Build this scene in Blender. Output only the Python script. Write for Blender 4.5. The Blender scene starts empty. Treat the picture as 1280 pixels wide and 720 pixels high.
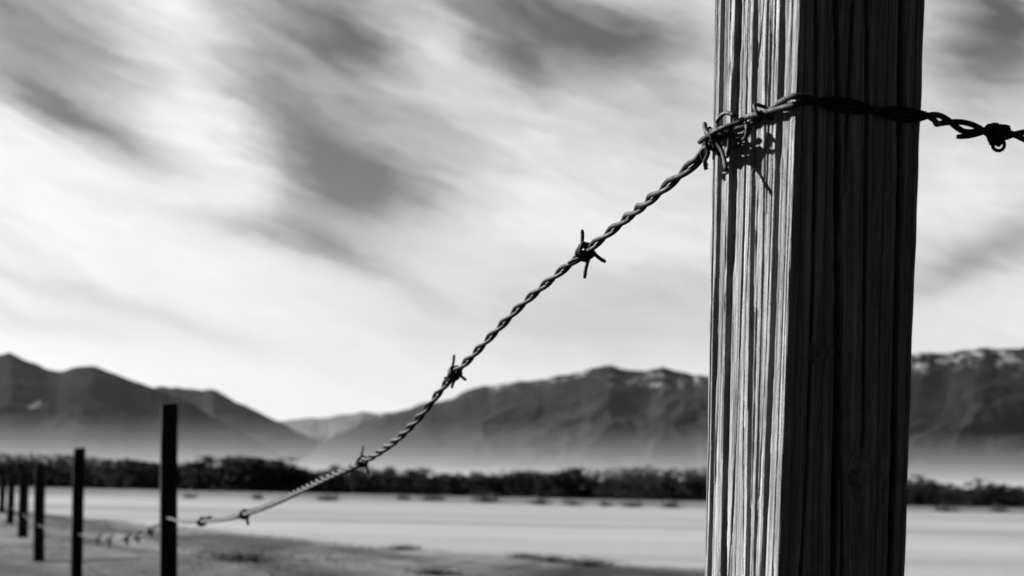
import bpy, math, random
import numpy as np
from mathutils import Vector, Matrix, noise as mn
random.seed(7); rng = np.random.default_rng(7)
R = math.radians
S = bpy.context.scene
COL = S.collection

# ------------------------------------------------------------------ camera
F = 1778.0; CX = 640.0; HY = 616.0; ROLL = R(1.2); CAMH = 0.94
cam_d = bpy.data.cameras.new('camera'); cam = bpy.data.objects.new('camera', cam_d); COL.objects.link(cam)
cam.matrix_world = Matrix.Translation((0, 0, CAMH)) @ Matrix.Rotation(R(90), 4, 'X') @ Matrix.Rotation(ROLL, 4, 'Z')
cam_d.sensor_width = 36; cam_d.lens = 36 * F / 1280
cam_d.shift_y = (HY - 360) / 1280
cam_d.clip_start = 0.02; cam_d.clip_end = 60000
cam_d.dof.use_dof = True; cam_d.dof.focus_distance = 1.15; cam_d.dof.aperture_fstop = 9.5
cam_d.dof.aperture_blades = 7
S.camera = cam

def ray(px, py):
    a, b = (px - CX) / F, (HY - py) / F
    c, s = math.cos(ROLL), math.sin(ROLL)
    return (a * c - b * s, 1.0, a * s + b * c)
def P(px, py, d):
    r = ray(px, py)
    return Vector((r[0] * d, d, CAMH + r[2] * d))
def azel(px, py):
    x, y, z = ray(px, py)
    return math.atan2(x, y), math.atan2(z, math.hypot(x, y))

# ------------------------------------------------------------------ light
SUN_AZ, SUN_EL = R(-62), R(30)          # azimuth from +Y, towards +X positive
S.view_settings.view_transform = 'Standard'; S.view_settings.look = 'None'
S.view_settings.exposure = 2.3; S.view_settings.gamma = 1
S.view_settings.use_curve_mapping = False
sd = Vector((math.sin(SUN_AZ) * math.cos(SUN_EL), math.cos(SUN_AZ) * math.cos(SUN_EL), math.sin(SUN_EL)))
sun_d = bpy.data.lights.new('sun', 'SUN'); sun = bpy.data.objects.new('sun', sun_d); COL.objects.link(sun)
sun_d.energy = 4.6; sun_d.angle = R(0.6); sun_d.color = (1, 1, 1)
sun.rotation_euler = sd.to_track_quat('Z', 'Y').to_euler()

W = bpy.data.worlds.new('World'); S.world = W; W.use_nodes = True
nt = W.node_tree; nt.nodes.clear()
class NB:
    def __init__(s, nt): s.nt = nt
    def n(s, t, **k):
        o = s.nt.nodes.new(t)
        for a, b in k.items(): setattr(o, a, b)
        return o
    def put(s, sock, v):
        if isinstance(v, bpy.types.NodeSocket): s.nt.links.new(v, sock)
        else: sock.default_value = v
    def m(s, op, a, b=0.0, c=0.0, clamp=False):
        o = s.n('ShaderNodeMath', operation=op, use_clamp=clamp)
        s.put(o.inputs[0], a); s.put(o.inputs[1], b); s.put(o.inputs[2], c)
        return o.outputs[0]
    def noise(s, vec, scale, detail=4, rough=.5, lac=2.0, dist=0.0, dim='3D'):
        o = s.n('ShaderNodeTexNoise', noise_dimensions=dim)
        s.put(o.inputs['Vector'], vec); s.put(o.inputs['Scale'], scale); s.put(o.inputs['Detail'], detail)
        s.put(o.inputs['Roughness'], rough); s.put(o.inputs['Distortion'], dist)
        return o.outputs['Fac']
    def comb(s, x, y, z=0.0):
        o = s.n('ShaderNodeCombineXYZ'); s.put(o.inputs[0], x); s.put(o.inputs[1], y); s.put(o.inputs[2], z)
        return o.outputs[0]
    def sep(s, v):
        o = s.n('ShaderNodeSeparateXYZ'); s.put(o.inputs[0], v); return o.outputs
    def mr(s, v, a, b, c=0.0, d=1.0, t='SMOOTHSTEP'):
        o = s.n('ShaderNodeMapRange', interpolation_type=t); s.put(o.inputs[0], v)
        for i, q in enumerate((a, b, c, d)): s.put(o.inputs[i + 1], q)
        return o.outputs[0]
    def grey(s, v):
        return s.comb(v, v, v)

B = NB(nt)
sky = B.n('ShaderNodeTexSky', sky_type='NISHITA', sun_disc=False)
sky.sun_elevation = SUN_EL; sky.sun_rotation = SUN_AZ % (2 * math.pi)
sky.air_density = 1.0; sky.dust_density = 0.4; sky.altitude = 1300
red = B.n('ShaderNodeSeparateColor'); nt.links.new(sky.outputs[0], red.inputs[0])
clear = B.m('MULTIPLY', red.outputs[0], 0.12)     # the clear sky through a red filter
tc = B.n('ShaderNodeTexCoord'); dx, dy, dz = B.sep(tc.outputs['Generated'])
az = B.m('ARCTAN2', dx, dy)
el = B.m('ARCSINE', dz)
A = B.m('MULTIPLY', az, F); E = B.m('MULTIPLY', el, F)     # angles, in 1/1778 rad
cv = B.comb(B.m('MULTIPLY', A, .01), B.m('MULTIPLY', E, .01))
n1 = B.noise(cv, .55, 4, .5); n2 = B.noise(B.comb(B.m('ADD', B.m('MULTIPLY', A, .01), 31.0), B.m('MULTIPLY', E, .01)), .55, 4, .5)
cw, sw = math.cos(R(-20)), math.sin(R(-20))       # the wind draws the veils out, down to the right
pa = B.m('ADD', B.m('MULTIPLY', A, cw), B.m('MULTIPLY', E, sw)); qa = B.m('SUBTRACT', B.m('MULTIPLY', E, cw), B.m('MULTIPLY', A, sw))
n3 = B.noise(B.comb(B.m('MULTIPLY', pa, .0045), B.m('MULTIPLY', qa, .026), 5.0), 1.0, 6, .6, dist=.5)
n4 = B.noise(B.comb(B.m('MULTIPLY', pa, .006), B.m('MULTIPLY', qa, .02), 15.0), 1.0, 5, .6)
Aw = B.m('ADD', A, B.m('ADD', B.m('MULTIPLY', B.m('SUBTRACT', n1, .5), 90.0), B.m('MULTIPLY', B.m('SUBTRACT', n3, .5), 120.0)))
Ew = B.m('ADD', E, B.m('ADD', B.m('MULTIPLY', B.m('SUBTRACT', n2, .5), 50.0), B.m('MULTIPLY', B.m('SUBTRACT', n4, .5), 42.0)))
# cloud masses:  px, py, rx, ry, tilt(deg, down to the right), thickness (+ thins to clear sky, - thickens)
blobs = [(30, 20, 130, 36, 14, .56), (120, 150, 100, 17, 20, .50), (30, 125, 70, 14, 22, .30), (50, 80, 110, 24, 16, .16),
         (395, 35, 130, 48, 26, .42), (450, 45, 50, 26, 30, .30), (330, 95, 60, 50, 30, .22), (690, 25, 120, 34, 8, .50), (660, 85, 46, 24, 8, .40), (790, 50, 70, 50, 10, .22), (620, 15, 70, 34, 0, .22),
         (420, 198, 100, 38, 22, .46), (440, 232, 74, 40, 0, .34), (400, 262, 42, 34, 0, .22), (345, 298, 70, 15, 13, .26), (410, 316, 60, 16, 18, .22), (500, 130, 110, 22, 25, .16),
         (130, 372, 190, 12, 14, .17), (40, 395, 90, 12, 8, .14), (760, 405, 220, 40, 0, .22), (740, 350, 120, 20, 6, .08), (840, 130, 110, 90, 0, .12),
         (1262, 35, 60, 50, 40, .62), (1190, 70, 60, 70, 0, .22), (1262, 300, 110, 24, -16, .36), (1190, 335, 70, 14, -18, .14), (490, 345, 70, 20, 20, .10),
         (210, 60, 34, 90, -6, -.16), (270, 190, 34, 80, -25, -.16), (545, 62, 40, 22, 35, -.14), (500, 108, 30, 14, 40, -.12)]
tot = None
for (px, py, rx, ry, tl, th) in blobs:
    a0, e0 = azel(px, py); a0 *= F; e0 *= F
    c, s = math.cos(R(-tl)), math.sin(R(-tl))
    u = B.m('SUBTRACT', Aw, a0); v = B.m('SUBTRACT', Ew, e0)
    p = B.m('MULTIPLY', B.m('ADD', B.m('MULTIPLY', u, c), B.m('MULTIPLY', v, s)), .7 / rx)
    q = B.m('MULTIPLY', B.m('SUBTRACT', B.m('MULTIPLY', v, c), B.m('MULTIPLY', u, s)), .7 / ry)
    r2 = B.m('ADD', B.m('MULTIPLY', p, p), B.m('MULTIPLY', q, q))
    g = B.m('MULTIPLY', B.m('POWER', 2.71828, B.m('MULTIPLY', r2, -1.0)), th * 1.28)
    tot = g if tot is None else B.m('ADD', tot, g)
# streaky wisps, drawn out along the wind (down to the right)
c, s = math.cos(R(-16)), math.sin(R(-16))
ps = B.m('ADD', B.m('MULTIPLY', Aw, c), B.m('MULTIPLY', Ew, s)); qs = B.m('SUBTRACT', B.m('MULTIPLY', Ew, c), B.m('MULTIPLY', Aw, s))
st = B.noise(B.comb(B.m('MULTIPLY', ps, .0035), B.m('MULTIPLY', qs, .016)), 1.0, 6, .58, dist=.6)
st2 = B.noise(B.comb(B.m('MULTIPLY', ps, .012), B.m('MULTIPLY', qs, .05), 7.0), 1.0, 5, .6, dist=.4)
hi = B.mr(E, 60.0, 520.0, .25, 1.0)
tot = B.m('ADD', tot, B.m('MULTIPLY', B.m('MULTIPLY', B.m('SUBTRACT', st, .5), .60), hi))
tot = B.m('ADD', tot, B.m('MULTIPLY', B.m('MULTIPLY', B.m('SUBTRACT', st2, .5), .42), hi))
cover = B.m('SUBTRACT', .97, tot)
cover = B.mr(cover, .05, 1.02, .05, 1.0, 'LINEAR')
cover = B.m('POWER', B.m('MAXIMUM', cover, .03), 1.25)
front = B.mr(dy, .50, .88)                          # cloud kept ahead of the camera only, so the post's shaded face stays dark
high = B.mr(dz, .40, .75, 1.0, .12)
glow = B.mr(az, R(-35), R(25), 1.0, .86)
cl = B.m('MULTIPLY', B.m('MULTIPLY', B.m('MULTIPLY', cover, front), high), B.m('MULTIPLY', glow, .192))
thick = B.m('MULTIPLY', cover, front)
tota = B.m('ADD', B.m('MULTIPLY', cl, 10.0), B.m('MULTIPLY', B.m('MULTIPLY', clear, B.m('SUBTRACT', 1.0, thick)), B.mr(dy, .2, .85, .22, 1.0)))  # clear sky dimmed beside and behind the camera too
bg = B.n('ShaderNodeBackground'); bg.inputs['Strength'].default_value = 0.1
nt.links.new(B.grey(tota), bg.inputs['Color'])
wo = B.n('ShaderNodeOutputWorld'); nt.links.new(bg.outputs[0], wo.inputs[0])

S.render.engine = 'CYCLES'
S.cycles.max_bounces = 6; S.cycles.volume_bounces = 1; S.cycles.transparent_max_bounces = 8

# ------------------------------------------------------------------ helpers
def tag(o, label=None, cat=None, group=None, kind=None):
    if label: o['label'] = label
    if cat: o['category'] = cat
    if group: o['group'] = group
    if kind: o['kind'] = kind
    return o
def mk(name, verts, faces, mat, parent=None, smooth=False):
    me = bpy.data.meshes.new(name); me.from_pydata([tuple(v) for v in verts], [], faces); me.update()
    if mat: me.materials.append(mat)
    if smooth: me.polygons.foreach_set('use_smooth', [True] * len(me.polygons))
    o = bpy.data.objects.new(name, me); COL.objects.link(o)
    if parent: o.parent = parent
    return o
def mk_np(name, V, Q, mat, parent=None, smooth=True):
    """V (n,3), Q (m,4) quads"""
    me = bpy.data.meshes.new(name)
    me.vertices.add(len(V)); me.vertices.foreach_set('co', np.asarray(V, dtype=np.float32).ravel())
    k = Q.shape[1]
    me.loops.add(Q.size); me.loops.foreach_set('vertex_index', Q.astype(np.int32).ravel())
    me.polygons.add(len(Q)); me.polygons.foreach_set('loop_start', np.arange(0, Q.size, k, dtype=np.int32))
    me.polygons.foreach_set('use_smooth', np.full(len(Q), smooth))
    me.update(calc_edges=True); me.validate()
    me.materials.append(mat)
    o = bpy.data.objects.new(name, me); COL.objects.link(o)
    if parent: o.parent = parent
    return o
def empty(name, loc):
    o = bpy.data.objects.new(name, None); o.location = loc; o.empty_display_size = .1; COL.objects.link(o); return o
def material(name):
    m = bpy.data.materials.new(name); m.use_nodes = True
    b = NB(m.node_tree); bs = m.node_tree.nodes['Principled BSDF']
    return m, b, bs
KA = .62      # all surfaces are a little darker than a light meter's average, the exposure makes up for it
def setgrey(b, bs, v):
    v = b.m('MULTIPLY', v, KA); b.nt.links.new(b.grey(v), bs.inputs['Base Color'])

# ------------------------------------------------------------------ materials
# weathered wood, grain along z
def wood(name, lo, hi_, sc=1.0, bump=.6):
    m, b, bs = material(name)
    t = b.n('ShaderNodeTexCoord'); x, y, z = b.sep(t.outputs['Object'])
    v1 = b.comb(b.m('MULTIPLY', x, 260 * sc), b.m('MULTIPLY', y, 260 * sc), b.m('MULTIPLY', z, 5 * sc))
    v2 = b.comb(b.m('MULTIPLY', x, 900 * sc), b.m('MULTIPLY', y, 900 * sc), b.m('MULTIPLY', z, 26 * sc))
    v3 = b.comb(b.m('MULTIPLY', x, 60 * sc), b.m('MULTIPLY', y, 60 * sc), b.m('MULTIPLY', z, 7 * sc))
    a = b.noise(v1, 1.0, 5, .6); c = b.noise(v2, 1.0, 4, .65); d = b.noise(v3, 1.0, 3, .5)
    pit = b.noise(t.outputs['Object'], 900 * sc, 3, .6)
    mix = b.m('ADD', b.m('ADD', b.m('MULTIPLY', a, .5), b.m('MULTIPLY', c, .35)), b.m('MULTIPLY', d, .15))
    mix = b.m('ADD', mix, b.m('MULTIPLY', b.m('SUBTRACT', pit, .5), .22))
    val = b.mr(mix, .34, .66, lo, hi_)
    crack = b.mr(b.m('ABSOLUTE', b.m('SUBTRACT', a, .5)), .0, .03, .6, 1.0)
    at_ = b.n('ShaderNodeAttribute', attribute_name='groove_shade')      # shade in the grooves painted as darker wood, with random mottling
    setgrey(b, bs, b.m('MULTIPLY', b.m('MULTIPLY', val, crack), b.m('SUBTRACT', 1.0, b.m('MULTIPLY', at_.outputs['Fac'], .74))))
    bs.inputs['Roughness'].default_value = .9; bs.inputs['Specular IOR Level'].default_value = .12
    bp = b.n('ShaderNodeBump'); bp.inputs['Strength'].default_value = bump; bp.inputs['Distance'].default_value = .0014 / sc
    b.put(bp.inputs['Height'], b.m('ADD', b.m('MULTIPLY', crack, .6), b.m('ADD', mix, b.m('MULTIPLY', pit, .35))))
    b.nt.links.new(bp.outputs[0], bs.inputs['Normal'])
    return m
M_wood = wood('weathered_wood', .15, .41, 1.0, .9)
M_oldwood = wood('old_dark_wood', .020, .05, .5, .8)
m, b, bs = material('rusty_wire'); M_wire = m
t = b.n('ShaderNodeTexCoord')
setgrey(b, bs, b.mr(b.noise(t.outputs['Object'], 420, 4, .6), .3, .7, .006, .022))
b.put(bs.inputs['Roughness'], b.mr(b.noise(t.outputs['Object'], 300, 3, .6), .3, .7, .55, .85)); bs.inputs['Specular IOR Level'].default_value = .12
bp = b.n('ShaderNodeBump'); bp.inputs['Strength'].default_value = .5; bp.inputs['Distance'].default_value = .0004
b.put(bp.inputs['Height'], b.noise(t.outputs['Object'], 1200, 3, .6)); b.nt.links.new(bp.outputs[0], bs.inputs['Normal'])

def leafmat(name, lo, hi_, sc=3.0):
    m, b, bs = material(name)
    t = b.n('ShaderNodeTexCoord')
    oi = b.n('ShaderNodeObjectInfo')
    v = b.mr(b.noise(t.outputs['Object'], sc, 3, .6), .3, .7, lo, hi_)
    setgrey(b, bs, b.m('MULTIPLY', v, b.mr(oi.outputs['Random'], 0, 1, .7, 1.3, 'LINEAR')))
    bs.inputs['Roughness'].default_value = .9; bs.inputs['Specular IOR Level'].default_value = .05
    return m
M_leaf = leafmat('winter_foliage', .012, .03)
M_twig = leafmat('bare_twigs', .03, .06)
M_bark = leafmat('bark', .03, .05)
M_bush = leafmat('dry_bush', .05, .10)
M_grass = leafmat('dry_grass', .04, .11, .35)
_b = NB(M_grass.node_tree); _bs = M_grass.node_tree.nodes['Principled BSDF']; _t = _b.n('ShaderNodeBsdfTranslucent')
_b.nt.links.new(_bs.inputs['Base Color'].links[0].from_socket, _t.inputs['Color']); _m = _b.n('ShaderNodeMixShader'); _m.inputs[0].default_value = .5
_b.nt.links.new(_bs.outputs[0], _m.inputs[1]); _b.nt.links.new(_t.outputs[0], _m.inputs[2])
_b.nt.links.new(_m.outputs[0], M_grass.node_tree.nodes['Material Output'].inputs['Surface'])
M_farwood = leafmat('far_wood_foliage', .03, .055, .02)

# ------------------------------------------------------------------ ground
def edge_w(X, D):
    """metres beyond the edge between rough pasture (-) and mown pale field (+)"""
    n = -X
    base = 19.5 + np.where(n > 0, 1.72 * n, 0.55 * n) 
    return D - np.maximum(base, 12.0)
def gz(X, D):
    X = np.asarray(X, float); D = np.asarray(D, float)
    w = edge_w(X, D)
    rough = 1 / (1 + np.exp(np.clip(w * .8, -30, 30)))
    k = 1.72
    ph = (X * k + D) / math.sqrt(1 + k * k)          # across the tracks
    al = (D * k - X) / math.sqrt(1 + k * k)
    z = .055 * np.sin(ph * 1.25 + .8 * np.sin(al * .12)) + .035 * np.sin(ph * 2.7 + 1.3 + .6 * np.sin(al * .31)) + .03 * np.sin(X * .9 + 2 * np.sin(D * .37)) 
    far = .04 * np.sin(D * .11 + X * .03) * np.clip((D - 30) / 40, 0, 1) * np.clip((300 - D) / 100, 0, 1)
    near = np.clip((np.hypot(X, D) - 1.5) / 6, 0, 1)
    return z * rough * near + far * (1 - rough)
rad = np.concatenate([np.linspace(.0, 10, 41)[1:], np.linspace(10, 60, 170)[1:], np.geomspace(60, 14000, 70)[1:]])
ang = np.concatenate([np.linspace(-32, 32, 321), np.linspace(32, 328, 100)[1:-1]]) * math.pi / 180
rr, aa = np.meshgrid(rad, ang, indexing='ij')
X = rr * np.sin(aa); Y = rr * np.cos(aa)
V = np.stack([X, Y, gz(X, Y)], -1).reshape(-1, 3)
na = len(ang); nr = len(rad)
i, j = np.meshgrid(np.arange(nr - 1), np.arange(na), indexing='ij')
j2 = (j + 1) % na
Q = np.stack([i * na + j, i * na + j2, (i + 1) * na + j2, (i + 1) * na + j], -1).reshape(-1, 4)[:, ::-1]
V = np.vstack([V, [[0, 0, 0]]])
m, b, bs = material('pasture_ground')
t = b.n('ShaderNodeTexCoord'); x, y, z = b.sep(t.outputs['Object'])
nx = b.m('MULTIPLY', x, -1.0)
basee = b.m('MAXIMUM', b.m('ADD', 19.5, b.m('ADD', b.m('MULTIPLY', b.m('MAXIMUM', nx, 0.0), 1.72), b.m('MULTIPLY', b.m('MINIMUM', nx, 0.0), .55))), 12.0)
w = b.m('SUBTRACT', y, basee)
wn = b.m('ADD', w, b.m('MULTIPLY', b.m('SUBTRACT', b.noise(t.outputs['Object'], .22, 5, .6), .5), 9.0))
ismown = b.mr(wn, -1.2, 1.0)
k = 1.72; q = 1 / math.sqrt(1 + k * k)
ph = b.m('MULTIPLY', b.m('ADD', b.m('MULTIPLY', x, k), y), q); al = b.m('MULTIPLY', b.m('SUBTRACT', b.m('MULTIPLY', y, k), x), q)
tv = b.comb(b.m('MULTIPLY', ph, .42), b.m('MULTIPLY', al, .06))
track = b.noise(tv, 1.0, 5, .6, dist=.4)
clod = b.noise(t.outputs['Object'], 2.2, 5, .65)
wm = b.m('ADD', w, b.m('MULTIPLY', b.m('SUBTRACT', b.noise(b.comb(b.m('MULTIPLY', ph, .3), b.m('MULTIPLY', al, .12), 4.0), 1.0, 4, .6), .5), 7.0))
def band(c_, h_, k_): 
    q_ = b.m('DIVIDE', b.m('SUBTRACT', wm, c_), h_); return b.m('MULTIPLY', b.m('POWER', 2.71828, b.m('MULTIPLY', b.m('MULTIPLY', q_, q_), -1.0)), k_)
ruts = b.m('ADD', b.m('ADD', band(-2.6, 1.3, .85), band(-8.5, 1.0, .75)), band(-14.5, 1.6, .7))     # darker bands of grass along the old tracks
ruts = b.m('MULTIPLY', ruts, b.mr(b.noise(b.comb(b.m('MULTIPLY', ph, .2), b.m('MULTIPLY', al, .16), 9.0), 1.0, 4, .6), .32, .55))
rough = b.m('ADD', b.m('MULTIPLY', track, .7), b.m('MULTIPLY', clod, .3))
rv = b.m('MULTIPLY', b.m('MULTIPLY', b.mr(rough, .42, .58, .035, .125), b.m('SUBTRACT', 1.0, b.m('MINIMUM', ruts, .88))), b.mr(b.m('LENGTH' if False else 'ADD', b.m('ABSOLUTE', x), b.m('ABSOLUTE', y)), 8.0, 18.0, .35, 1.0))  # ground near the camera darkened, so less light bounces onto the post
fn = b.noise(b.comb(b.m('MULTIPLY', x, .012), b.m('MULTIPLY', y, .05)), 1.0, 6, .65)
mv = b.mr(fn, .33, .67, .14, .28)
farm = b.mr(b.m('ADD', y, b.m('MULTIPLY', b.m('SUBTRACT', b.noise(t.outputs['Object'], .05, 4, .6), .5), 50.0)), 118.0, 132.0)                      # unmown margin before the trees
mg = b.mr(b.noise(t.outputs['Object'], .09, 4, .6), .38, .62, .055, .12)
beyond = b.mr(y, 330.0, 420.0)
mix = lambda a, c, f: b.m('ADD', b.m('MULTIPLY', a, b.m('SUBTRACT', 1.0, f)), b.m('MULTIPLY', c, f))
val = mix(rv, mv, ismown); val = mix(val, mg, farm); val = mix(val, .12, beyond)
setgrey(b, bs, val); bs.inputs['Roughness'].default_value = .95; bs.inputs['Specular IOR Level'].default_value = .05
bp = b.n('ShaderNodeBump'); bp.inputs['Strength'].default_value = .6; bp.inputs['Distance'].default_value = .06
b.put(bp.inputs['Height'], b.m('ADD', clod, b.noise(t.outputs['Object'], 14, 4, .6))); b.nt.links.new(bp.outputs[0], bs.inputs['Normal'])
g = mk_np('ground', V, Q, m)
tag(g, kind='structure')
# (tiny hole under the camera's foot is closed)
c0 = len(V) - 1
hole = mk('ground_centre', [V[q_] for q_ in range(na)] + [V[c0]], [(q_, (q_ + 1) % na, na) for q_ in range(na)], m); tag(hole, kind='structure')

# ------------------------------------------------------------------ mountains
def ridge(name, prof, D, depth, seed, rock, snow, snow_from, label, fine=1.0, patch=None):
    """prof: (px,py) skyline.  A real relief D metres away, 'depth' metres from foot to crest, and a back slope."""
    pts = []
    for (px, py) in prof:
        r = ray(px, py); pts.append((r[0] * D, CAMH + r[2] * D))
    xs = np.array([p[0] for p in pts]); zs = np.array([p[1] for p in pts])
    n = 420; m_ = 70
    X = np.linspace(xs[0], xs[-1], n); Z = np.interp(X, xs, zs)
    ker = np.hanning(7); ker /= ker.sum(); Z = np.convolve(np.pad(Z, 3, 'edge'), ker, 'valid')
    V = np.zeros((m_ + 18, n, 3))
    for i in range(n):
        x = X[i]
        crest0 = Z[i]; bump_ = fine * (mn.fractal(Vector((x / 230., seed, 0)), .75, 2.1, 6) * 17)
        for j in range(m_ + 18):
            if j < m_:
                u = j / (m_ - 1); y = D - depth * (1 - u); sh = u ** 1.25
            else:
                u = 1 - (j - m_ + 1) / 18; y = D + depth * .8 * (1 - u); sh = max(u, 0) ** 1.2
            crest = crest0 + bump_ * max(min(u, 1), 0) ** 7
            p = Vector((x / 800., y / 700., seed * 3.1))
            gul = mn.ridged_multi_fractal(p, .9, 2.1, 5, 1.0, 2.0) - 1.0
            amp = max(crest, 1) * .11 * math.sin(min(max(u, 0), 1) * math.pi) ** .8
            fz = mn.fractal(Vector((x / 120., y / 120., seed)), 1.0, 2.0, 3) * crest * .012 * math.sin(min(max(u,0), 1) * math.pi)
            V[j, i] = (x * (y / D) if j < m_ else x, y, crest * sh + gul * amp + fz - (2 if u <= 0 else 0))
            if j < m_ - 1:        # never break the skyline
                lim = CAMH + (crest - CAMH) * (y / D)
                V[j, i, 2] = min(V[j, i, 2], lim * (.35 + .65 * u) + 3)
    M, b, bs = material(name + '_rock')
    t = b.n('ShaderNodeTexCoord'); x, y, z = b.sep(t.outputs['Object'])
    ns = b.noise(t.outputs['Object'], .006, 6, .6)
    fo = b.noise(t.outputs['Object'], .02, 5, .65)
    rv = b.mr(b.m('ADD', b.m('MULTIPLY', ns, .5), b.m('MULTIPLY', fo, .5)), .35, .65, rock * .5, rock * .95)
    sm = b.mr(b.m('ADD', z, b.m('MULTIPLY', b.m('SUBTRACT', ns, .5), snow_from * .9)), snow_from * .98, snow_from * 1.2)
    sm = b.m('MULTIPLY', sm, b.mr(fo, .48, .60))
    if patch:
        c = P(patch[0], patch[1], D); 
        pu = b.m('MULTIPLY', b.m('SUBTRACT', x, c.x), .04); pv = b.m('MULTIPLY', b.m('SUBTRACT', z, c.z), .035)
        pr = b.m('ADD', b.m('MULTIPLY', pu, pu), b.m('MULTIPLY', pv, pv))
        sm = b.m('MAXIMUM', sm, b.mr(pr, .15, .5, 1.0, 0.0))
    v = b.m('ADD', b.m('MULTIPLY', rv, b.m('SUBTRACT', 1.0, sm)), b.m('MULTIPLY', sm, snow))
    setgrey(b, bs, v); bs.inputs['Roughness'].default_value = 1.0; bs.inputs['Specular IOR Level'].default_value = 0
    Vf = V.reshape(-1, 3)
    mm = m_ + 18
    i, j = np.meshgrid(np.arange(mm - 1), np.arange(n - 1), indexing='ij')
    Q = np.stack([i * n + j, i * n + j + 1, (i + 1) * n + j + 1, (i + 1) * n + j], -1).reshape(-1, 4)
    o = mk_np(name, Vf, Q, M, smooth=False)
    tag(o, label, None, None, 'structure'); return o
# skylines
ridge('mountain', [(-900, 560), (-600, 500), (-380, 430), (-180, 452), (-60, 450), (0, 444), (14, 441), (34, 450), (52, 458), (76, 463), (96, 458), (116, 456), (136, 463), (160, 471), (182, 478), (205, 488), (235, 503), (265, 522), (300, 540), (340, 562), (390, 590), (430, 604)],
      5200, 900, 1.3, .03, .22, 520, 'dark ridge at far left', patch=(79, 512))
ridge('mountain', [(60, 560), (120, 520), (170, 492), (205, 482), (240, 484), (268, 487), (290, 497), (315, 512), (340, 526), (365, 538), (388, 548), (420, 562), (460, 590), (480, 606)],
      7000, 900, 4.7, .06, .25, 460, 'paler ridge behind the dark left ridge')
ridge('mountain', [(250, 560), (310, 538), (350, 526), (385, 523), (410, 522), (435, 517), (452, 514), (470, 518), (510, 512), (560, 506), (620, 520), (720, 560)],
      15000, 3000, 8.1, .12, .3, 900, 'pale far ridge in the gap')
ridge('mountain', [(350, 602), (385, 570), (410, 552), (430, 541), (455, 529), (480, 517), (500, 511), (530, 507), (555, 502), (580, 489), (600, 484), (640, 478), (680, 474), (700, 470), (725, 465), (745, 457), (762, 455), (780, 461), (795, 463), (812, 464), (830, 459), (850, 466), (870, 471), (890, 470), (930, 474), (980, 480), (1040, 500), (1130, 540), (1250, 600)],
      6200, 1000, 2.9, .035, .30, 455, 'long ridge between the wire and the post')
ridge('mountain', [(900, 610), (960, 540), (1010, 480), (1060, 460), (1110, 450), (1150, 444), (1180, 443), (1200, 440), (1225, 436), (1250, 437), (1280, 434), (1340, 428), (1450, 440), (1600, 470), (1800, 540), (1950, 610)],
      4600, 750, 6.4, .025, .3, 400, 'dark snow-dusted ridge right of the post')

# ------------------------------------------------------------------ haze and mist
def box(name, x0, x1, y0, y1, z0, z1, mat):
    v = [(x, y, z) for z in (z0, z1) for y in (y0, y1) for x in (x0, x1)]
    f = [(0, 2, 3, 1), (4, 5, 7, 6), (0, 1, 5, 4), (2, 6, 7, 3), (0, 4, 6, 2), (1, 3, 7, 5)]
    return mk(name, v, f, mat)
def vol(name, dens, col=.9, an=.3):
    m = bpy.data.materials.new(name); m.use_nodes = True; n = m.node_tree; n.nodes.clear()
    pv = n.nodes.new('ShaderNodeVolumePrincipled'); pv.inputs['Color'].default_value = (col, col, col, 1)
    pv.inputs['Density'].default_value = dens; pv.inputs['Anisotropy'].default_value = an
    o = n.nodes.new('ShaderNodeOutputMaterial'); n.links.new(pv.outputs[0], o.inputs['Volume']); return m
tag(box('haze', -16500, 16500, -14500, 19000, -4, 1500, vol('haze_air', 4.5e-6, .56)), 'thin haze greying the far mountains', 'haze', kind='stuff')
# low bank of valley mist, thinning towards its long flanks
tag(box('mist', -6000, 6000, 900, 4300, .6, 46, vol('valley_mist', 2.4e-4, .62, .0)), 'low pale bank of mist along the foot of the mountains', 'mist', kind='stuff')

# ------------------------------------------------------------------ far wood and trees
def leaves(cs, size, rg, flat=1.0):
    """random small quads at the points cs"""
    n = len(cs); a = rg.normal(size=(n, 3)); a /= np.linalg.norm(a, axis=1)[:, None]
    b_ = np.cross(a, rg.normal(size=(n, 3))); b_ /= np.linalg.norm(b_, axis=1)[:, None]
    s = size * rg.uniform(.5, 1.3, (n, 1))
    v = np.stack([cs - a * s, cs - b_ * s * .6, cs + a * s, cs + b_ * s * .6], 1).reshape(-1, 3)
    q_ = np.arange(n * 4).reshape(-1, 4); return v, q_
rg = np.random.default_rng(3)
pts = []
for k_ in range(1300):
    x = rg.uniform(-420, 420); y = rg.uniform(620, 800)
    hh = rg.uniform(9.5, 11.5) * (1 + .35 * math.sin(x * .02)) 
    n = 60; c = rg.normal(size=(n, 3)) * [3.2, 3.2, hh * .28]; c += [x, y, hh * .5]; c[:, 2] = np.clip(np.abs(c[:, 2]), 0, hh * (.9 + .1 * rg.random(n)))
    pts.append(c)
v, q_ = leaves(np.vstack(pts), .85, rg)
tag(mk_np('far_wood', v, q_, M_farwood, smooth=False), 'hazy low belt of woodland beyond the dark tree line', 'woodland', kind='stuff')

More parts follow.
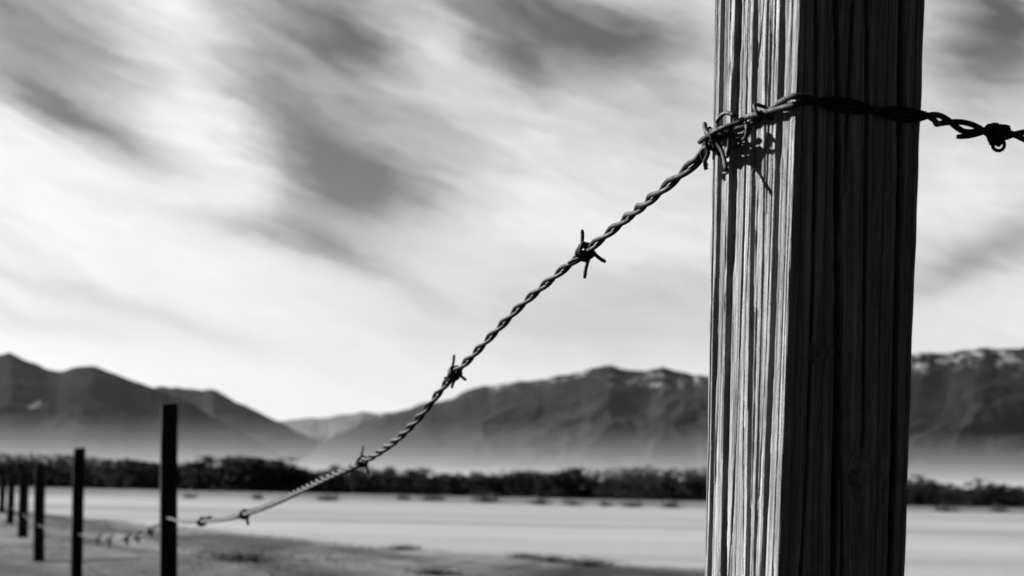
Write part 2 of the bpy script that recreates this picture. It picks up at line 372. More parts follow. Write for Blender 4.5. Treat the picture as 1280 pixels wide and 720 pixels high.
def tube_geo(path, rads, seg=6):
    path = [Vector(p) for p in path]; V = []; Fs = []
    t0 = (path[1] - path[0]).normalized(); up = Vector((0, 0, 1)) if abs(t0.z) < .9 else Vector((1, 0, 0))
    nrm = t0.cross(up).normalized(); n = len(path)
    for i, p in enumerate(path):
        t = (path[min(i + 1, n - 1)] - path[max(i - 1, 0)]).normalized()
        nrm = (nrm - t * nrm.dot(t)).normalized(); bn = t.cross(nrm)
        r = rads[i] if hasattr(rads, '__len__') else rads
        for k_ in range(seg):
            a = 2 * math.pi * k_ / seg; V.append(p + (nrm * math.cos(a) + bn * math.sin(a)) * r)
    for i in range(n - 1):
        for k_ in range(seg):
            Fs.append((i * seg + k_, i * seg + (k_ + 1) % seg, (i + 1) * seg + (k_ + 1) % seg, (i + 1) * seg + k_))
    Fs.append(tuple(range(seg))[::-1]); Fs.append(tuple((n - 1) * seg + k_ for k_ in range(seg)))
    return V, Fs
def merge(gs):
    V = []; Fs = []
    for v, f in gs:
        o = len(V); V += list(v); Fs += [tuple(i + o for i in q) for q in f]
    return V, Fs

def tree_proto(seed, h, wd, dense):
    rg = np.random.default_rng(seed); rd = random.Random(seed)
    root = empty('tree', (0, 0, 0)); gs = []; tips = []
    for s_ in range(rd.choice([2, 3, 4])):
        a = rd.uniform(0, 6.28); lean = rd.uniform(.05, .3) * wd
        top = Vector((math.cos(a) * lean, math.sin(a) * lean, h * rd.uniform(.6, .9)))
        p = [Vector((0, 0, -.1)), top * .35 + Vector((0, 0, .1)), top * .7, top]
        gs.append(tube_geo(p, [.13 * h / 5, .10 * h / 5, .06 * h / 5, .02], 5))
        for k_ in range(7):
            u = rd.uniform(.25, .95); st_ = top * u; b_ = rd.uniform(0, 6.28); L = wd * rd.uniform(.25, .55)
            en = st_ + Vector((math.cos(b_) * L, math.sin(b_) * L, L * rd.uniform(.3, .9))); tips.append((st_, en))
            gs.append(tube_geo([st_, (st_ + en) / 2 + Vector((0, 0, .05)), en], [.035, .025, .01], 4))
    V_, F_ = merge(gs); mk('trunk', V_, F_, M_bark, root)
    cs = []
    for (a_, e_) in tips:
        c = np.array(e_) ; n = int(dense * rd.uniform(.8, 2.2)); r = rd.uniform(.35, .75)
        cc = rg.normal(size=(n, 3)) * [r, r, r * .8] * .62 * h / 5 + c
        cc[:, 2] = np.clip(cc[:, 2], .1, h * 1.02); cs.append(cc)
    nb = int(dense * 22); lo = rg.normal(size=(nb, 3)) * [wd * .33, wd * .33, h * .22]; lo[:, 2] = np.abs(lo[:, 2]) + .1; cs.append(lo)
    v, q_ = leaves(np.vstack(cs), .24 * h / 5, rg)
    mk_np('crown', v, q_, M_leaf, root, smooth=False)
    return root
def copy_tree(o, parent=None):
    c = o.copy(); COL.objects.link(c)
    if parent: c.parent = parent
    for ch in o.children: copy_tree(ch, c)
    return c
protos = [tree_proto(11, 4.2, 3.6, 34), tree_proto(12, 4.6, 2.6, 34), tree_proto(13, 3.6, 4.2, 34), tree_proto(14, 5.0, 2.2, 26), tree_proto(15, 3.2, 3.0, 40)]
plab = ['rounded dark tree in the line along the far edge of the pale field', 'upright dark tree in the line along the far edge of the pale field',
        'broad low dark tree in the line along the far edge of the pale field', 'narrow tall dark tree in the line along the far edge of the pale field',
        'short dense dark tree in the line along the far edge of the pale field']
rd = random.Random(5); used = set()
def place_tree(kind, px, dist, hpx, label=None):
    base = P(px, 0, dist); s_ = hpx * dist / F / [4.2, 4.6, 3.6, 5.0, 3.2][kind]
    o = protos[kind] if kind not in used else copy_tree(protos[kind])
    used.add(kind)
    o.location = (base.x, dist, 0); o.scale = (s_ * rd.uniform(.95, 1.4), s_ * rd.uniform(.95, 1.4), s_); o.rotation_euler = (0, 0, rd.uniform(0, 6.28))
    tag(o, label or plab[kind], 'tree', 'trees along the far edge of the field'); return o
px = -60
spec = [(-60, 33), (120, 24), (150, 30), (180, 27), (290, 26), (300, 38), (360, 36), (372, 24), (470, 26), (560, 24), (640, 21), (690, 26), (735, 27), (760, 20), (820, 24), (870, 28), (900, 27), (1140, 22), (1160, 30), (1185, 24), (1210, 18), (1245, 27), (1270, 22), (1350, 24)]
sx = [a for a, _ in spec]; sh = [b_ for _, b_ in spec]
placed = []
px = -14
while px < 1296:
    hpx = float(np.interp(px, sx, sh)) * rd.uniform(.82, 1.12)
    placed.append((px, place_tree(rd.choice([0, 1, 2, 2, 4, 4]), px, rd.uniform(286, 312), hpx + 5)))
    px += rd.uniform(11, 17)
place_tree(3, 262, 290, 40, 'lone pointed dark tree standing up just right of the tallest dark post')
place_tree(0, 722, 288, 37, 'taller dark tree rising from the far line midway between wire and huge post')
for q_, pxx in enumerate((308, 326, 342, 360)):
    place_tree([0, 2, 0, 2][q_], pxx, 289 + q_, 41, 'dark tree of the highest clump in the far line, ' + ('its left end', 'second from its left end', 'second from its right end', 'its right end')[q_])
place_tree(0, 1158, 287, 37, 'tallest dark tree of the far line right of the huge post')
marks = [(-99, 'the left edge and'), (3, 'left of the foot-shadowed post'), (50, 'the foot-shadowed post and its right neighbour'), (100, 'the tallest dark post and its left neighbour'),
         (211, 'the tallest dark post and the highest clump'), (300, 'in front of or behind the highest clump'), (372, 'the highest clump and the lowest clear barb'), (453, 'the lowest clear barb and the one above it'),
         (567, 'the two upper barbs on the rising wire'), (731, 'the uppermost free barb and the huge post'), (886, ''), (1134, '')]
ordn = 'first second third fourth fifth sixth seventh eighth ninth tenth eleventh twelfth thirteenth fourteenth fifteenth sixteenth'.split()
cuts = [(-99, 50, 'left of the post with a shadow at its foot'), (50, 100, 'between the shadowed post and its right neighbour'), (100, 211, 'between the tallest dark post and its left neighbour'),
        (211, 303, 'between the tallest dark post and the highest clump'), (303, 368, 'among the highest clump'), (368, 453, 'between the highest clump and the lowest clear barb'),
        (453, 567, 'below the span between the two lower barbs'), (567, 731, 'below the span between the two upper barbs'), (731, 886, 'between the uppermost free barb and the huge post'),
        (886, 1134, None), (1134, 1400, 'right of the huge post')]
for lo, hi2, words in cuts:
    q2 = [o for p_, o in placed if lo <= p_ < hi2]
    for k_, o in enumerate(q2):
        o['label'] = ('%s dark far tree from left, %s' % (ordn[k_], words)) if words else 'dark tree of the far line hidden behind the huge post'

# dry bushes on the unmown margin in front of the trees
def bush_proto(seed):
    rg = np.random.default_rng(seed)
    c = rg.normal(size=(420, 3)) * [.75, .5, .38]; c[:, 2] = np.abs(c[:, 2]) + .05
    v, q_ = leaves(c, .13, rg); st = [tube_geo([(0, 0, -.05), (rg.normal() * .3, rg.normal() * .3, .6)], [.03, .01], 4) for _ in range(6)]
    v2, f2 = merge(st)
    root = empty('bush', (0, 0, 0)); mk_np('foliage', v, q_, M_bush, root, False); mk('stem', v2, f2, M_bark, root)
    return root
bp_ = [bush_proto(21), bush_proto(22)]
bl = [(237, 622, .8, 'bush just right of the second post'), (322, 623, 1.0, 'round bush above the low end of the wire'), (410, 624, 1.2, 'bush below the lowest clear barb'),
      (505, 624, 1.1, 'bush left of the middle of the field margin'), (541, 625, 1.3, 'wide bush near the middle of the field margin'),
      (607, 627, 1.7, 'widest bush of the field margin'), (675, 629, 1.3, 'bush under the darkest stretch of trees'), (716, 630, 1.1, 'low bush of the field margin below the taller tree'),
      (757, 631, 1.0, 'small bush left of the darkest margin bush'), (790, 633, 1.1, 'darkest small bush in front of the trees'), (838, 633, 1.3, 'bush closest to the left of the big post'),
      (1183, 638, 1.2, 'bush closest to the right of the big post'), (1248, 638, 1.3, 'bush near the right end of the field margin')]
for q_, (bx, by, s_, lb) in enumerate(bl):
    r = ray(bx, by + 2); d = -CAMH / r[2] if r[2] < 0 else 250; d = min(max(d, 112), 268); s_ *= d / 230
    o = bp_[q_] if q_ < 2 else copy_tree(bp_[q_ % 2])
    o.location = (r[0] * d, d, 0); o.scale = (s_ * 1.15, s_, s_ * .95); o.rotation_euler = (0, 0, q_ * 1.7)
    tag(o, 'dry ' + lb, 'bush', 'bushes on the margin of the pale field')

# ------------------------------------------------------------------ grass of the rough pasture
rg = np.random.default_rng(9)
def blades(n, xr, yr, hmin, hmax, keep, wd):
    X = rg.uniform(*xr, n); Y = rg.uniform(*yr, n)
    nz = np.array([mn.noise(Vector((a * .5 , b_ * .35, 0))) for a, b_ in zip(X, Y)])
    k_ = keep(X, Y) & (nz > rg.uniform(-.6, .4, n)); X, Y = X[k_], Y[k_]
    n = len(X); tuft = 7
    X = np.repeat(X, tuft) + rg.normal(size=n * tuft) * .05; Y = np.repeat(Y, tuft) + rg.normal(size=n * tuft) * .05
    n = len(X); H = rg.uniform(hmin, hmax, n); a = rg.uniform(0, 6.28, n); z = gz(X, Y) - .01
    lx, ly = rg.normal(size=n) * H * .4, rg.normal(size=n) * H * .4
    wx, wy = np.cos(a) * wd, np.sin(a) * wd
    b0 = np.stack([X - wx, Y - wy, z], -1); b1 = np.stack([X + wx, Y + wy, z], -1)
    m0 = np.stack([X + lx * .35 + wx * .7, Y + ly * .35 + wy * .7, z + H * .6], -1); tip = np.stack([X + lx, Y + ly, z + H], -1)
    return np.stack([b0, b1, m0, tip], 1).reshape(-1, 3)
vs = [blades(12000, (-30, 14), (12, 62), .03, .08, lambda X, Y: (edge_w(X, Y) < rg.normal(size=len(X)) * 1.2 - .5) & (np.abs(X) < Y * .55 + 1), .004),
      blades(9000, (-5, 4), (.3, 13), .03, .12, lambda X, Y: np.hypot(X, Y) > .3, .003)]
v = np.vstack(vs); q_ = np.arange(len(v)).reshape(-1, 4)
tag(mk_np('grass', v, q_, M_grass, smooth=False), 'dry tussocky grass of the rough pasture along the fence', 'grass', kind='stuff')
# a few dark weeds standing in the pasture edge
def weed(seed):
    rg = np.random.default_rng(seed); c = rg.normal(size=(900, 3)) * [.20, .16, .07]; c[:, 2] = np.abs(c[:, 2]) + .02
    v, q_ = leaves(c, .018, rg); return v, q_
wl = [(545, 716, 'low weed at the bottom edge left of centre'), (655, 702, 'flat dark weed in the mown field edge'), (736, 714, 'dark weed at the bottom edge near the big post'), (690, 708, 'dark weed between two others near the big post'),
      (505, 690, 'weed tuft where the dark strip ends below the wire'), (300, 706, 'largest dark weed right of the second post')]
for q2, (bx, by, lb) in enumerate(wl):
    v, q_ = weed(40 + q2); o = empty('weed', (0, 0, 0)); mk_np('foliage', v, q_, M_leaf, o, False)
    v2, f2 = merge([tube_geo([(0, 0, -.03), (math.cos(a) * .06, math.sin(a) * .06, .12)], [.006, .003], 4) for a in (0, 2, 4)]); mk('stem', v2, f2, M_bark, o)
    r = ray(bx, by); d = -CAMH / r[2]
    s_ = [.5, .45, .6, .5, .5, .8][q2]; o.scale = (s_ * 1.4, s_, s_); o.location = (r[0] * d, d, float(gz(r[0] * d, d)))
    tag(o, lb, 'weed', 'dark weeds in the pasture')

# ------------------------------------------------------------------ big corner post
def solve(y, Dc=.925):
    """corner, left and right arrises seen at Lx, Cx, Rx -> side, angle"""
    Lx, Cx_, Rx = 893 - 13 * y / 720, 1000 - 27 * y / 720, 1157 - 25 * y / 720
    rl, rc, rr_ = ray(Lx, y), ray(Cx_, y), ray(Rx, y)
    C = np.array([rc[0] * Dc, Dc]); best = None
    for th in np.linspace(R(5), R(60), 1200):
        u = np.array([math.cos(th), math.sin(th)]); w_ = np.array([-math.sin(th), math.cos(th)])
        # C + a*u on right ray : (Cx+a ux) = rr (D + a uy)
        a1 = (rr_[0] * C[1] - C[0]) / (u[0] - rr_[0] * u[1]); a2 = (rl[0] * C[1] - C[0]) / (w_[0] - rl[0] * w_[1])
        if a1 > 0 and a2 > 0:
            e = abs(a1 - a2)
            if best is None or e < best[0]: best = (e, th, (a1 + a2) / 2)
    return C, best[1], best[2], CAMH + rc[2] * Dc
Ct, tht, at, zt = solve(0); Cb, thb, ab, zb = solve(720)
print('post', Ct, math.degrees(tht), at, zt, '|', Cb, math.degrees(thb), ab, zb)
def section(z):
    u = (z - zb) / (zt - zb); uu = min(max(u, -.6), 1.4)
    C = Cb + (Ct - Cb) * u; th = thb + (tht - thb) * uu; a = ab + (at - ab) * uu
    return C, th, a
Z0, Z1 = -.05, 1.44
# grooves: (t at top, mid, bottom of the view), width, depth, span in v (0 top .. 1 bottom of view)
GL = [((.12, .11, .09), .044, .020), ((.31, .28, .29), .072, .034), ((.52, .57, .62), .044, .020), ((.66, .69, .71), .022, .007), ((.82, .83, .81), .055, .016),
      ((.42, .43, .37), .012, .0028), ((.205, .19, .2), .010, .002), ((.925, .93, .93), .012, .002), ((.045, .04, .03), .014, .0025), ((.74, .76, .71), .010, .002), ((.59, .49, .55), .010, .002)]
GR = [((.12, .18, .17), .026, .008), ((.28, .37, .42), .044, .018), ((.41, .40, .49), .026, .011), ((.52, .59, .65), .032, .016), ((.80, .85, .87), .048, .018), ((.93, .95, .96), .014, .002), ((.70, .72, .75), .012, .002), ((.05, .07, .08), .012, .002), ((.22, .27, .30), .010, .0018)]
def vpos(z): return (zt - z) / (zt - zb)
def groove_depth(t, z, G, seed, right=False):
    v = vpos(z); out = np.zeros_like(t); vc = np.clip(v, -.3, 1.5)
    for k_, (tt, w_, dp) in enumerate(G):
        a, m_, b_ = tt; c = a * (1 - vc) * (1 - 2 * vc) + m_ * 4 * vc * (1 - vc) + b_ * vc * (2 * vc - 1) if -.05 <= v <= 1.05 else (a if v < .5 else b_)
        if -.05 > v: c = a + (v + .05) * .02
        c = c + .006 * mn.noise(Vector((z * 7, seed + k_ * 5, 0))) + .0025 * mn.noise(Vector((z * 45, seed + k_ * 5, 3)))
        ww = w_ * (1 + .40 * mn.noise(Vector((z * 11, seed + k_ * 7, 9))) + .22 * mn.noise(Vector((z * 60, seed + k_ * 7, 9))))
        dd = dp * (1 + .35 * mn.noise(Vector((z * 5, seed + k_ * 3, 4))))
        if right and k_ == 3: dd *= 1 - min(max((v - .74) / .04, 0), 1)      # the crack that ends at the knot
        if right and k_ == 2: dd *= 1 - .9 * math.exp(-((v - .36) / .14) ** 2)
        x = np.abs(t - c) / (ww * .5 + 1e-5)
        prof = np.clip(1.25 - x, 0, .8) / .8; prof = prof * prof * (3 - 2 * prof)
        out += dd * prof
        out -= .0007 * np.exp(-((x - 1.7) / .5) ** 2) * (w_ > .02)              # raised lips of hard grain
    return out
def face_cols(n): return np.linspace(0, 1, n, endpoint=False)
nL, nR, nB = 230, 260, 40
rows = np.linspace(Z0, Z1, 420)
allV = []; allG = []
kn = [(.812, .655, .030 * 1.0), (.60, .255, .018)]
for z in rows:
    C, th, a = section(z)
    u = np.array([math.cos(th), math.sin(th)]); w_ = np.array([-math.sin(th), math.cos(th)])
    Lp = C + w_ * a; Bk = C + w_ * a + u * a; Rp = C + u * a
    # order: L -> C -> Rp -> Bk -> L
    ring = []; gring = []
    for (p0, p1, n, G, seed, rt) in ((Lp, C, nL, GL, 1.0, False), (C, Rp, nR, GR, 50.0, True), (Rp, Bk, nB, None, 0, False), (Bk, Lp, nB, None, 0, False)):
        t = face_cols(n); e = (p1 - p0); nrm = np.array([e[1], -e[0]]) / np.linalg.norm(e)
        pts2 = p0[None] + e[None] * t[:, None]
        te = t
        if rt:                                     # the grain parts round the knots
            for (vk, tk, rk) in kn:
                te = tk + (te - tk) * (1 - .6 * np.exp(-(((te - tk) / (rk * 2.6)) ** 2 + ((vpos(z) - vk) * (zt - zb) / a / (rk * 6)) ** 2)))
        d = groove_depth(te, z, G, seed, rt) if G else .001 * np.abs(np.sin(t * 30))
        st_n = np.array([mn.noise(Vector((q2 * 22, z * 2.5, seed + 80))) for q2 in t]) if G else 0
        gring.append(np.clip(d / .006 + .35 * st_n, 0, 1))  # wood colour darkens with groove depth, standing in for shade
        # fine relief
        if G:
            fr = np.array([mn.noise(Vector((q2 * 46, z * 3.2, seed))) for q2 in t]) * .0009 + np.array([mn.noise(Vector((q2 * 130, z * 8, seed))) for q2 in t]) * .00045
            d = d + fr
        ed = np.minimum(t, 1 - t) * a; rc_ = .0028 * (1 + .6 * mn.noise(Vector((z * 30, seed, 2))))
        d = d + np.where(ed < rc_, (rc_ - np.sqrt(np.maximum(rc_**2 - (rc_ - ed) ** 2, 0))) * .75, 0)
        if rt:
            v = vpos(z)
            for (vk, tk, rk) in kn:
                X_, Y_ = (t - tk) * a, (v - vk) * (zt - zb)
                R2 = rk * .46
                wob = 1 + .25 * np.sin(np.arctan2(Y_, X_) * 3 + tk * 9)
                rr2 = np.sqrt(X_ ** 2 + Y_ ** 2) * wob
                d = d * (1 - .8 * np.exp(-(rr2 / R2) ** 2)) - .0026 * np.exp(-(rr2 / (R2 * .9)) ** 2) + .013 * np.exp(-(((X_ + R2 * .45) / (R2 * .42)) ** 2 + ((Y_ - R2 * .35) / (R2 * .6)) ** 2)) + .004 * np.exp(-((X_ - Y_ * .4 - R2 * .5) / (R2 * .16)) ** 2 - (Y_ / R2) ** 2)
        ring.append(np.column_stack([pts2 - nrm[None] * d[:, None], np.full(n, z)]))
    allV.append(np.vstack(ring)); allG.append(np.concatenate(gring))
nring = nL + nR + 2 * nB; V = np.vstack(allV)
i, j = np.meshgrid(np.arange(len(rows) - 1), np.arange(nring), indexing='ij'); j2 = (j + 1) % nring
Q = np.stack([i * nring + j, i * nring + j2, (i + 1) * nring + j2, (i + 1) * nring + j], -1).reshape(-1, 4)
C0, th0, a0 = section(.5)
postroot = empty('fence_post', (C0[0], C0[1] + .06, 0))
off = Vector(postroot.location)
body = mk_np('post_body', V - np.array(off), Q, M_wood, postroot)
ga = body.data.attributes.new('groove_shade', 'FLOAT', 'POINT'); ga.data.foreach_set('value', np.concatenate(allG).astype(np.float32))
topc = V[-nring:].mean(0)
mk('top_cut', [tuple(p - np.array(off)) for p in V[-nring:]] + [tuple(topc - np.array(off) + np.array([0, 0, .002]))], [(k_, (k_ + 1) % nring, nring) for k_ in range(nring)], M_wood, postroot)
tag(postroot, 'huge close square post of deeply grooved weathered wood, sunlit on its left face', 'fence post', 'posts of the barbed wire fence')

# ------------------------------------------------------------------ other posts
def post(px, ptop, d, side, lean_px, label, seed):
    base = P(px, HY, d); r = ray(px, ptop); h = CAMH + r[2] * d
    rgp = random.Random(seed); n = 12; V = []; Fs = []; rw = 26
    tx = ray(px, ptop)[0] * d; lean = rgp.uniform(-.01, .01)
    ang0 = rgp.uniform(-.35, .35)
    for i in range(rw + 1):
        z = -.1 + (h + .1) * i / rw; s_ = side / 2 * (1.03 - .05 * i / rw)
        for k_ in range(4 * n):
            f = k_ // n; u = (k_ % n) / n * 2 - 1
            x, y = [(u, -1), (1, u), (-u, 1), (-1, -u)][f]
            cr = max(abs(x), abs(y)); l = math.hypot(x, y); rd_ = min(1, 1.28 / l)
            gr = 1 - .05 * abs(mn.noise(Vector((k_ * .9, z * 1.5, seed)))) - .03 * mn.noise(Vector((k_ * .5, z * 5, seed)))
            x *= s_ * rd_ * gr; y *= s_ * rd_ * gr
            zz = z + (mn.noise(Vector((x * 60, y * 60, seed))) * .008 + x * .12 if i == rw else 0)
            V.append((x + lean * z + .004 * math.sin(z * 3 + seed), y, zz))
    nn = 4 * n
    for i in range(rw):
        for k_ in range(nn): Fs.append((i * nn + k_, i * nn + (k_ + 1) % nn, (i + 1) * nn + (k_ + 1) % nn, (i + 1) * nn + k_))
    V.append((lean * h, 0, h - .003)); c = len(V) - 1
    for k_ in range(nn): Fs.append((rw * nn + k_, rw * nn + (k_ + 1) % nn, c))
    o = mk('fence_post', V, Fs, M_oldwood); o.location = (tx - lean * h, d, 0); o.rotation_euler = (0, 0, ang0)
    tag(o, label, 'fence post', 'posts of the barbed wire fence'); return o
post(213, 506, 5.6, .068, 0, 'dark wooden post nearest beyond the huge one, tall against the hills', 1)
post(100, 560, 10.7, .086, 0, 'dark wooden post between the tallest dark post and the four thin ones at the left', 2)
post(50.5, 581, 17.8, .115, 0, 'dark wooden post third away from the huge one, its foot and shadow showing', 3)
post(30, 590, 23.2, .125, 0, 'thin dark post just left of the one whose foot casts a shadow', 4)
post(14.5, 592, 31, .14, 0, 'blurred thin post second from the left edge', 5)
post(3.5, 594, 40, .16, 0, 'blurred thin post at the very left edge', 6)

# ------------------------------------------------------------------ barbed wire
RS = .0021
def surf(face, t, y):
    """point on the big post's face at image height y on the face's share t, a little proud of it"""
    z = zt + (zb - zt) * y / 720
    for _ in range(4):
        C, th, a = section(z); u = np.array([math.cos(th), math.sin(th)]); w_ = np.array([-math.sin(th), math.cos(th)])
        if face == 'L': p = C + w_ * a * (1 - t) - u * .0042
        else: p = C + u * a * t - w_ * .0042
        px_dir = (p[0] / p[1]); c, s = math.cos(ROLL), math.sin(ROLL)
        # image height of (p, z)
        A_, Bz = p[0] / p[1], (z - CAMH) / p[1]
        yy = HY - F * (-A_ * s + Bz * c)
        z += (yy - y) * p[1] / F
    return Vector((p[0], p[1], z))
depth_x = lambda px: .529 / (((px + 29) / F) - .042)
Rlist = [P(1420, 176, 1.04), P(1340, 174, 1.02), (P(1280, 170, 1.005)), P(1246, 168, .997), P(1215, 161, .989), P(1180, 152, .980)]
front = [surf('R', 1.03, 147), surf('R', .85, 144), surf('R', .6, 139), surf('R', .35, 132), surf('R', .12, 127), ]
Cc, thc, ac = section(front[-1].z); 
cornerp = surf('R', 0.0, 126); cornerp.x -= .002; cornerp.y -= .002
leftp = [surf('L', .88, 132), surf('L', .62, 146), surf('L', .36, 158), surf('L', .10, 174), surf('L', -.02, 181)]
lp = [(874, 198), (860, 210), (820, 243), (780, 275), (730, 316), (690, 348), (650, 383), (610, 424), (588, 447), (567, 468), (545, 495), (520, 526), (490, 554), (453, 577), (410, 597), (370, 616), (340, 630), (305, 643), (280, 649), (250, 652), (225, 652)]
left = []
dend = leftp[-1].y
for (a, b_) in lp:
    d = depth_x(a); d = 1.05 + (d - 1.05) * (.80 if a > 300 else .80 + .2 * (300 - a) / 90); k_ = min(max((890 - a) / 120, 0), 1); d = dend * (1 - k_) + d * k_
    left.append(P(a, b_, d))
p2 = P(209.5, 648, 5.6 - .040)
seg2 = [P(197, 656, 5.9), P(182, 667, 6.4), P(165, 672.5, 7.1), P(146, 675, 8.0), P(125, 674.5, 9.1), P(98.5, 668, 10.7 - .05)]
seg3 = [P(85, 668, 12.0), P(68, 665, 14.3), P(47.5, 656, 17.75), P(38, 652, 20.0), P(29, 643, 23.1), P(14, 634, 30.9), P(3, 628, 39.9), P(-8, 624, 55)]
ctrl = Rlist + front + [cornerp] + leftp + left + [p2] + seg2 + seg3
def catmull(P_, step=.006):
    out = []
    for i in range(len(P_) - 1):
        p0 = P_[max(i - 1, 0)]; p1 = P_[i]; p2_ = P_[i + 1]; p3 = P_[min(i + 2, len(P_) - 1)]
        # centripetal-like tangents scaled to the segment
        L = (p2_ - p1).length
        m1 = ((p2_ - p0) / max(((p1 - p0).length + L), 1e-6)) * L; m2 = ((p3 - p1) / max((L + (p3 - p2_).length), 1e-6)) * L
        st_ = step if p1.y < 3 else (.012 if p1.y < 7 else .04)
        n = max(2, int(L / st_))
        for k_ in range(n):
            t = k_ / n; t2, t3 = t * t, t * t * t
            out.append(p1 * (2 * t3 - 3 * t2 + 1) + m1 * (t3 - 2 * t2 + t) + p2_ * (-2 * t3 + 3 * t2) + m2 * (t3 - t2))
    out.append(P_[-1]); return out
path = catmull(ctrl, .0035)
print('wire', [(round(q.x,3),round(q.y,3),round(q.z,3)) for q in ctrl[:16]])
wireroot = empty('barbed_wire', (p2.x, p2.y, 0)); woff = Vector(wireroot.location)
tag(wireroot, 'long twisted barbed wire running from post to post across the picture', 'barbed wire')
cornI = min(range(len(path)), key=lambda k_: (path[k_] - cornerp).length)
cum = [0.0]
for k_ in range(1, len(path)): cum.append(cum[-1] + (path[k_] - path[k_ - 1]).length)
# twist angle
def strand(ph0):
    V = []; t0 = (path[1] - path[0]).normalized(); nrm = t0.cross(Vector((0, 0, 1))).normalized(); ang_ = ph0; n = len(path)
    hp = []
    for i_, p in enumerate(path):
        t = (path[min(i_ + 1, n - 1)] - path[max(i_ - 1, 0)]).normalized()
        nrm = (nrm - t * nrm.dot(t)).normalized(); bn = t.cross(nrm)
        if i_:
            s_ = cum[i_]; ds = s_ - cum[i_ - 1]
            half = .028 if abs(s_ - cum[cornI]) > .10 and s_ < cum[cornI] else (.048 if abs(s_ - cum[cornI]) < .10 else .040 + .006 * mn.noise(Vector((s_ * 7, 1, 1))))
            ang_ += math.pi * ds / half
        loose = 1.12 + (.28 if s_ok(i_) else 0) + .5 * min(max((p.y - 1.4) / 1.0, 0), 1) 
        hp.append(p + (nrm * math.cos(ang_) + bn * math.sin(ang_)) * RS * loose)
    return hp
def s_ok(i_):
    s_ = cum[i_]; return s_ < cum[cornI] + .01
for ph0 in (0, math.pi):
    hp = strand(ph0)
    V_, F_ = tube_geo([p - woff for p in hp], [RS * (1 + .35 * min(max((p.y - 1.4) / 1.0, 0), 1)) for p in path], 8)
    mk('strand', V_, F_, M_wire, wireroot, True)

def nearest(p): return min(range(len(path)), key=lambda k_: (path[k_] - p).length)
def barb(px, py, prongs, turns=2.0, scale=1.0, hint=None, curl=0.25, rb=.0018):
    """wound around the wire at the image point; prong ends given in pixels relative to it (dx, dy, ddepth)"""
    # nearest path point by projection
    c, s = math.cos(ROLL), math.sin(ROLL)
    def proj(q): return CX + F * (q.x / q.y * c + (q.z - CAMH) / q.y * s), HY - F * (-q.x / q.y * s + (q.z - CAMH) / q.y * c)
    best = min((k_ for k_ in range(0, len(path)) if .8 < path[k_].y < 12), key=lambda k_: (proj(path[k_])[0] - px) ** 2 + (proj(path[k_])[1] - py) ** 2)
    o = path[best]; t = (path[best + 2] - path[best - 2]).normalized(); d = o.y
    e1 = t.cross(Vector((0, 0, 1))).normalized(); e2 = t.cross(e1); gs = []
    Rr = RS * 2 + rb
    for q2 in range(2):
        pts_ = []; n = int(18 * turns); a0_ = q2 * math.pi * .8 + px * .37
        for k_ in range(n + 1):
            a = a0_ + 2 * math.pi * turns * k_ / n
            pts_.append(o + (e1 * math.cos(a) + e2 * math.sin(a)) * Rr * scale * (1 + .12 * math.sin(k_ * 1.7 + px)) + t * ((k_ / n - .5) * turns * rb * 2.3 + (q2 - .5) * rb * 3.2))
        gs.append(tube_geo([p - woff for p in pts_], rb, 7))
    for (dx_, dy_, dd) in prongs:
        q = Vector(((c * dx_ - s * -dy_), 0, (s * dx_ + c * -dy_))) * (d / F); q.y = dd
        L = q.length; dr = q.normalized(); side = (dr.cross(t)); side = side.normalized() if side.length > .1 else e1
        pts_ = [o + side * Rr * .9 * scale + dr * 0, o + side * Rr * .35 * scale + dr * L * .35, o + dr * L * .7, o + dr * L - side * L * curl * .15]
        pts_ = catmull(pts_, L / 12); n = len(pts_)
        gs.append(tube_geo([p - woff for p in pts_], [rb if k_ < n - 1 else rb * .8 for k_ in range(n)], 7))
    V_, F_ = merge(gs); return mk('barb', V_, F_, M_wire, wireroot, True)
barb(731, 315, [(-5, -28, .004), (0, 34, -.004), (26, 11, .004), (-20, 12, .015)], 1.6, 1.15)
barb(567, 466, [(-2, -24, .01), (15, 8, 0), (-3, 18, .005), (-13, 6, .01)], 1.6, 1.1)
barb(453, 577, [(-1, -20, .01), (8, 14, .01), (-8, 4, .02)], 1.7, 1.15)
barb(305, 643, [(4, 13, .02), (-12, 3, .03), (13, -8, .02)], 2.6, 1.15, rb=.0032)
barb(252, 652, [(-7, 5, .03), (9, -6, .03)], 2.6, 1.1, rb=.005)
barb(1247, 170, [(-50, 3, 0), (3, 13, -.004)], 1.15, 1.0, rb=.0019, curl=0)
for (a, b_) in ((189, 664), (172, 671), (158, 674), (136, 675), (122, 674)):
    barb(a, b_, [(2, -7, .05), (-2, 8, .05)], 2.0, 1.1, rb=.0055)

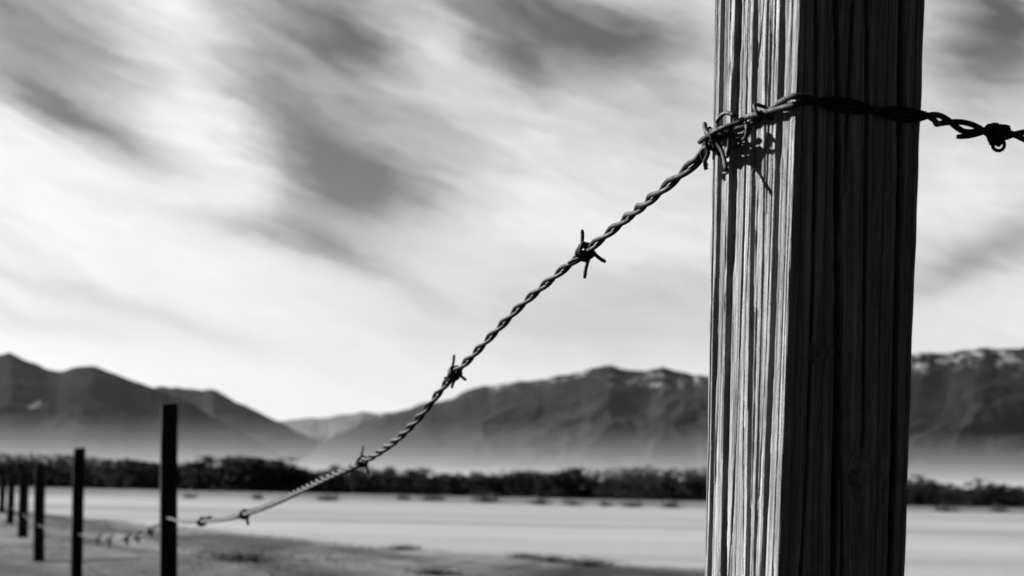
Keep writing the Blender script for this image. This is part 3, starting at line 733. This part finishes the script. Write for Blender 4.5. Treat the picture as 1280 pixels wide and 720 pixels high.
# small loop hanging from the right barb
o_ = P(1248, 181, .995); pts_ = [o_ + Vector((math.cos(a), 0, math.sin(a))) * .0042 - woff for a in np.linspace(0, 6.28, 15)]
V_, F_ = tube_geo(pts_, .0013, 7); mk('wire_loop', V_, F_, M_wire, wireroot, True)

# tie wire and barb twisted up where the wire meets the big post
def SP(px, py, lift=0.0):
    """point of the left face seen at px, py"""
    Lx, Cx_ = 893 - 13 * py / 720, 1000 - 27 * py / 720
    t = (px - Lx) / (Cx_ - Lx); p = surf('L', t, py)
    C, th, a = section(p.z); u = np.array([math.cos(th), math.sin(th)]); p.x -= u[0] * lift; p.y -= u[1] * lift
    return p
gs = []
def tie(pts, r=.0015):
    P_ = catmull([SP(*q) for q in pts], .003); gs.append(tube_geo([p - woff for p in P_], r, 7))
tie([(938, 146, .006), (928, 143, .008), (919, 150, .008), (918, 160, .010), (926, 165, .010), (938, 160, .008)])
tie([(895, 190, .003), (903, 176, .009), (915, 168, .014), (928, 166, .014), (938, 170, .008), (940, 180, .003), (930, 186, .004)])
tie([(893, 208, .002), (896, 192, .008), (906, 186, .010), (914, 190, .008), (918, 200, .003)])
tie([(924, 158, .012), (925, 176, .014), (930, 192, .012), (942, 216, .016)])
tie([(915, 164, .012), (912, 178, .014), (907, 192, .009), (897, 204, .006), (896, 213, .004)])
tie([(944, 152, .010), (940, 168, .012), (936, 182, .010), (934, 196, .010)])
tie([(900, 180, .012), (918, 173, .016), (936, 164, .016), (950, 154, .008)], .0019)
tie([(950, 158, .006), (957, 162, .009), (956, 172, .009), (945, 176, .006), (932, 172, .008)])
tie([(910, 158, .014), (917, 168, .017), (924, 174, .017), (921, 184, .012), (912, 182, .008), (908, 172, .010), (914, 163, .012)], .0018)
V_, F_ = merge(gs); mk('tie_wire', V_, F_, M_wire, wireroot, True)
# staple holding it
C, th, a = section(SP(962, 140).z)
gs = [tube_geo([p - off for p in catmull([SP(958, 134, -.008), SP(960, 132, .005), SP(966, 143, .006), SP(968, 149, -.008)], .002)], .0013, 7)]
V_, F_ = merge(gs); mk('staple', V_, F_, M_wire, postroot, True)
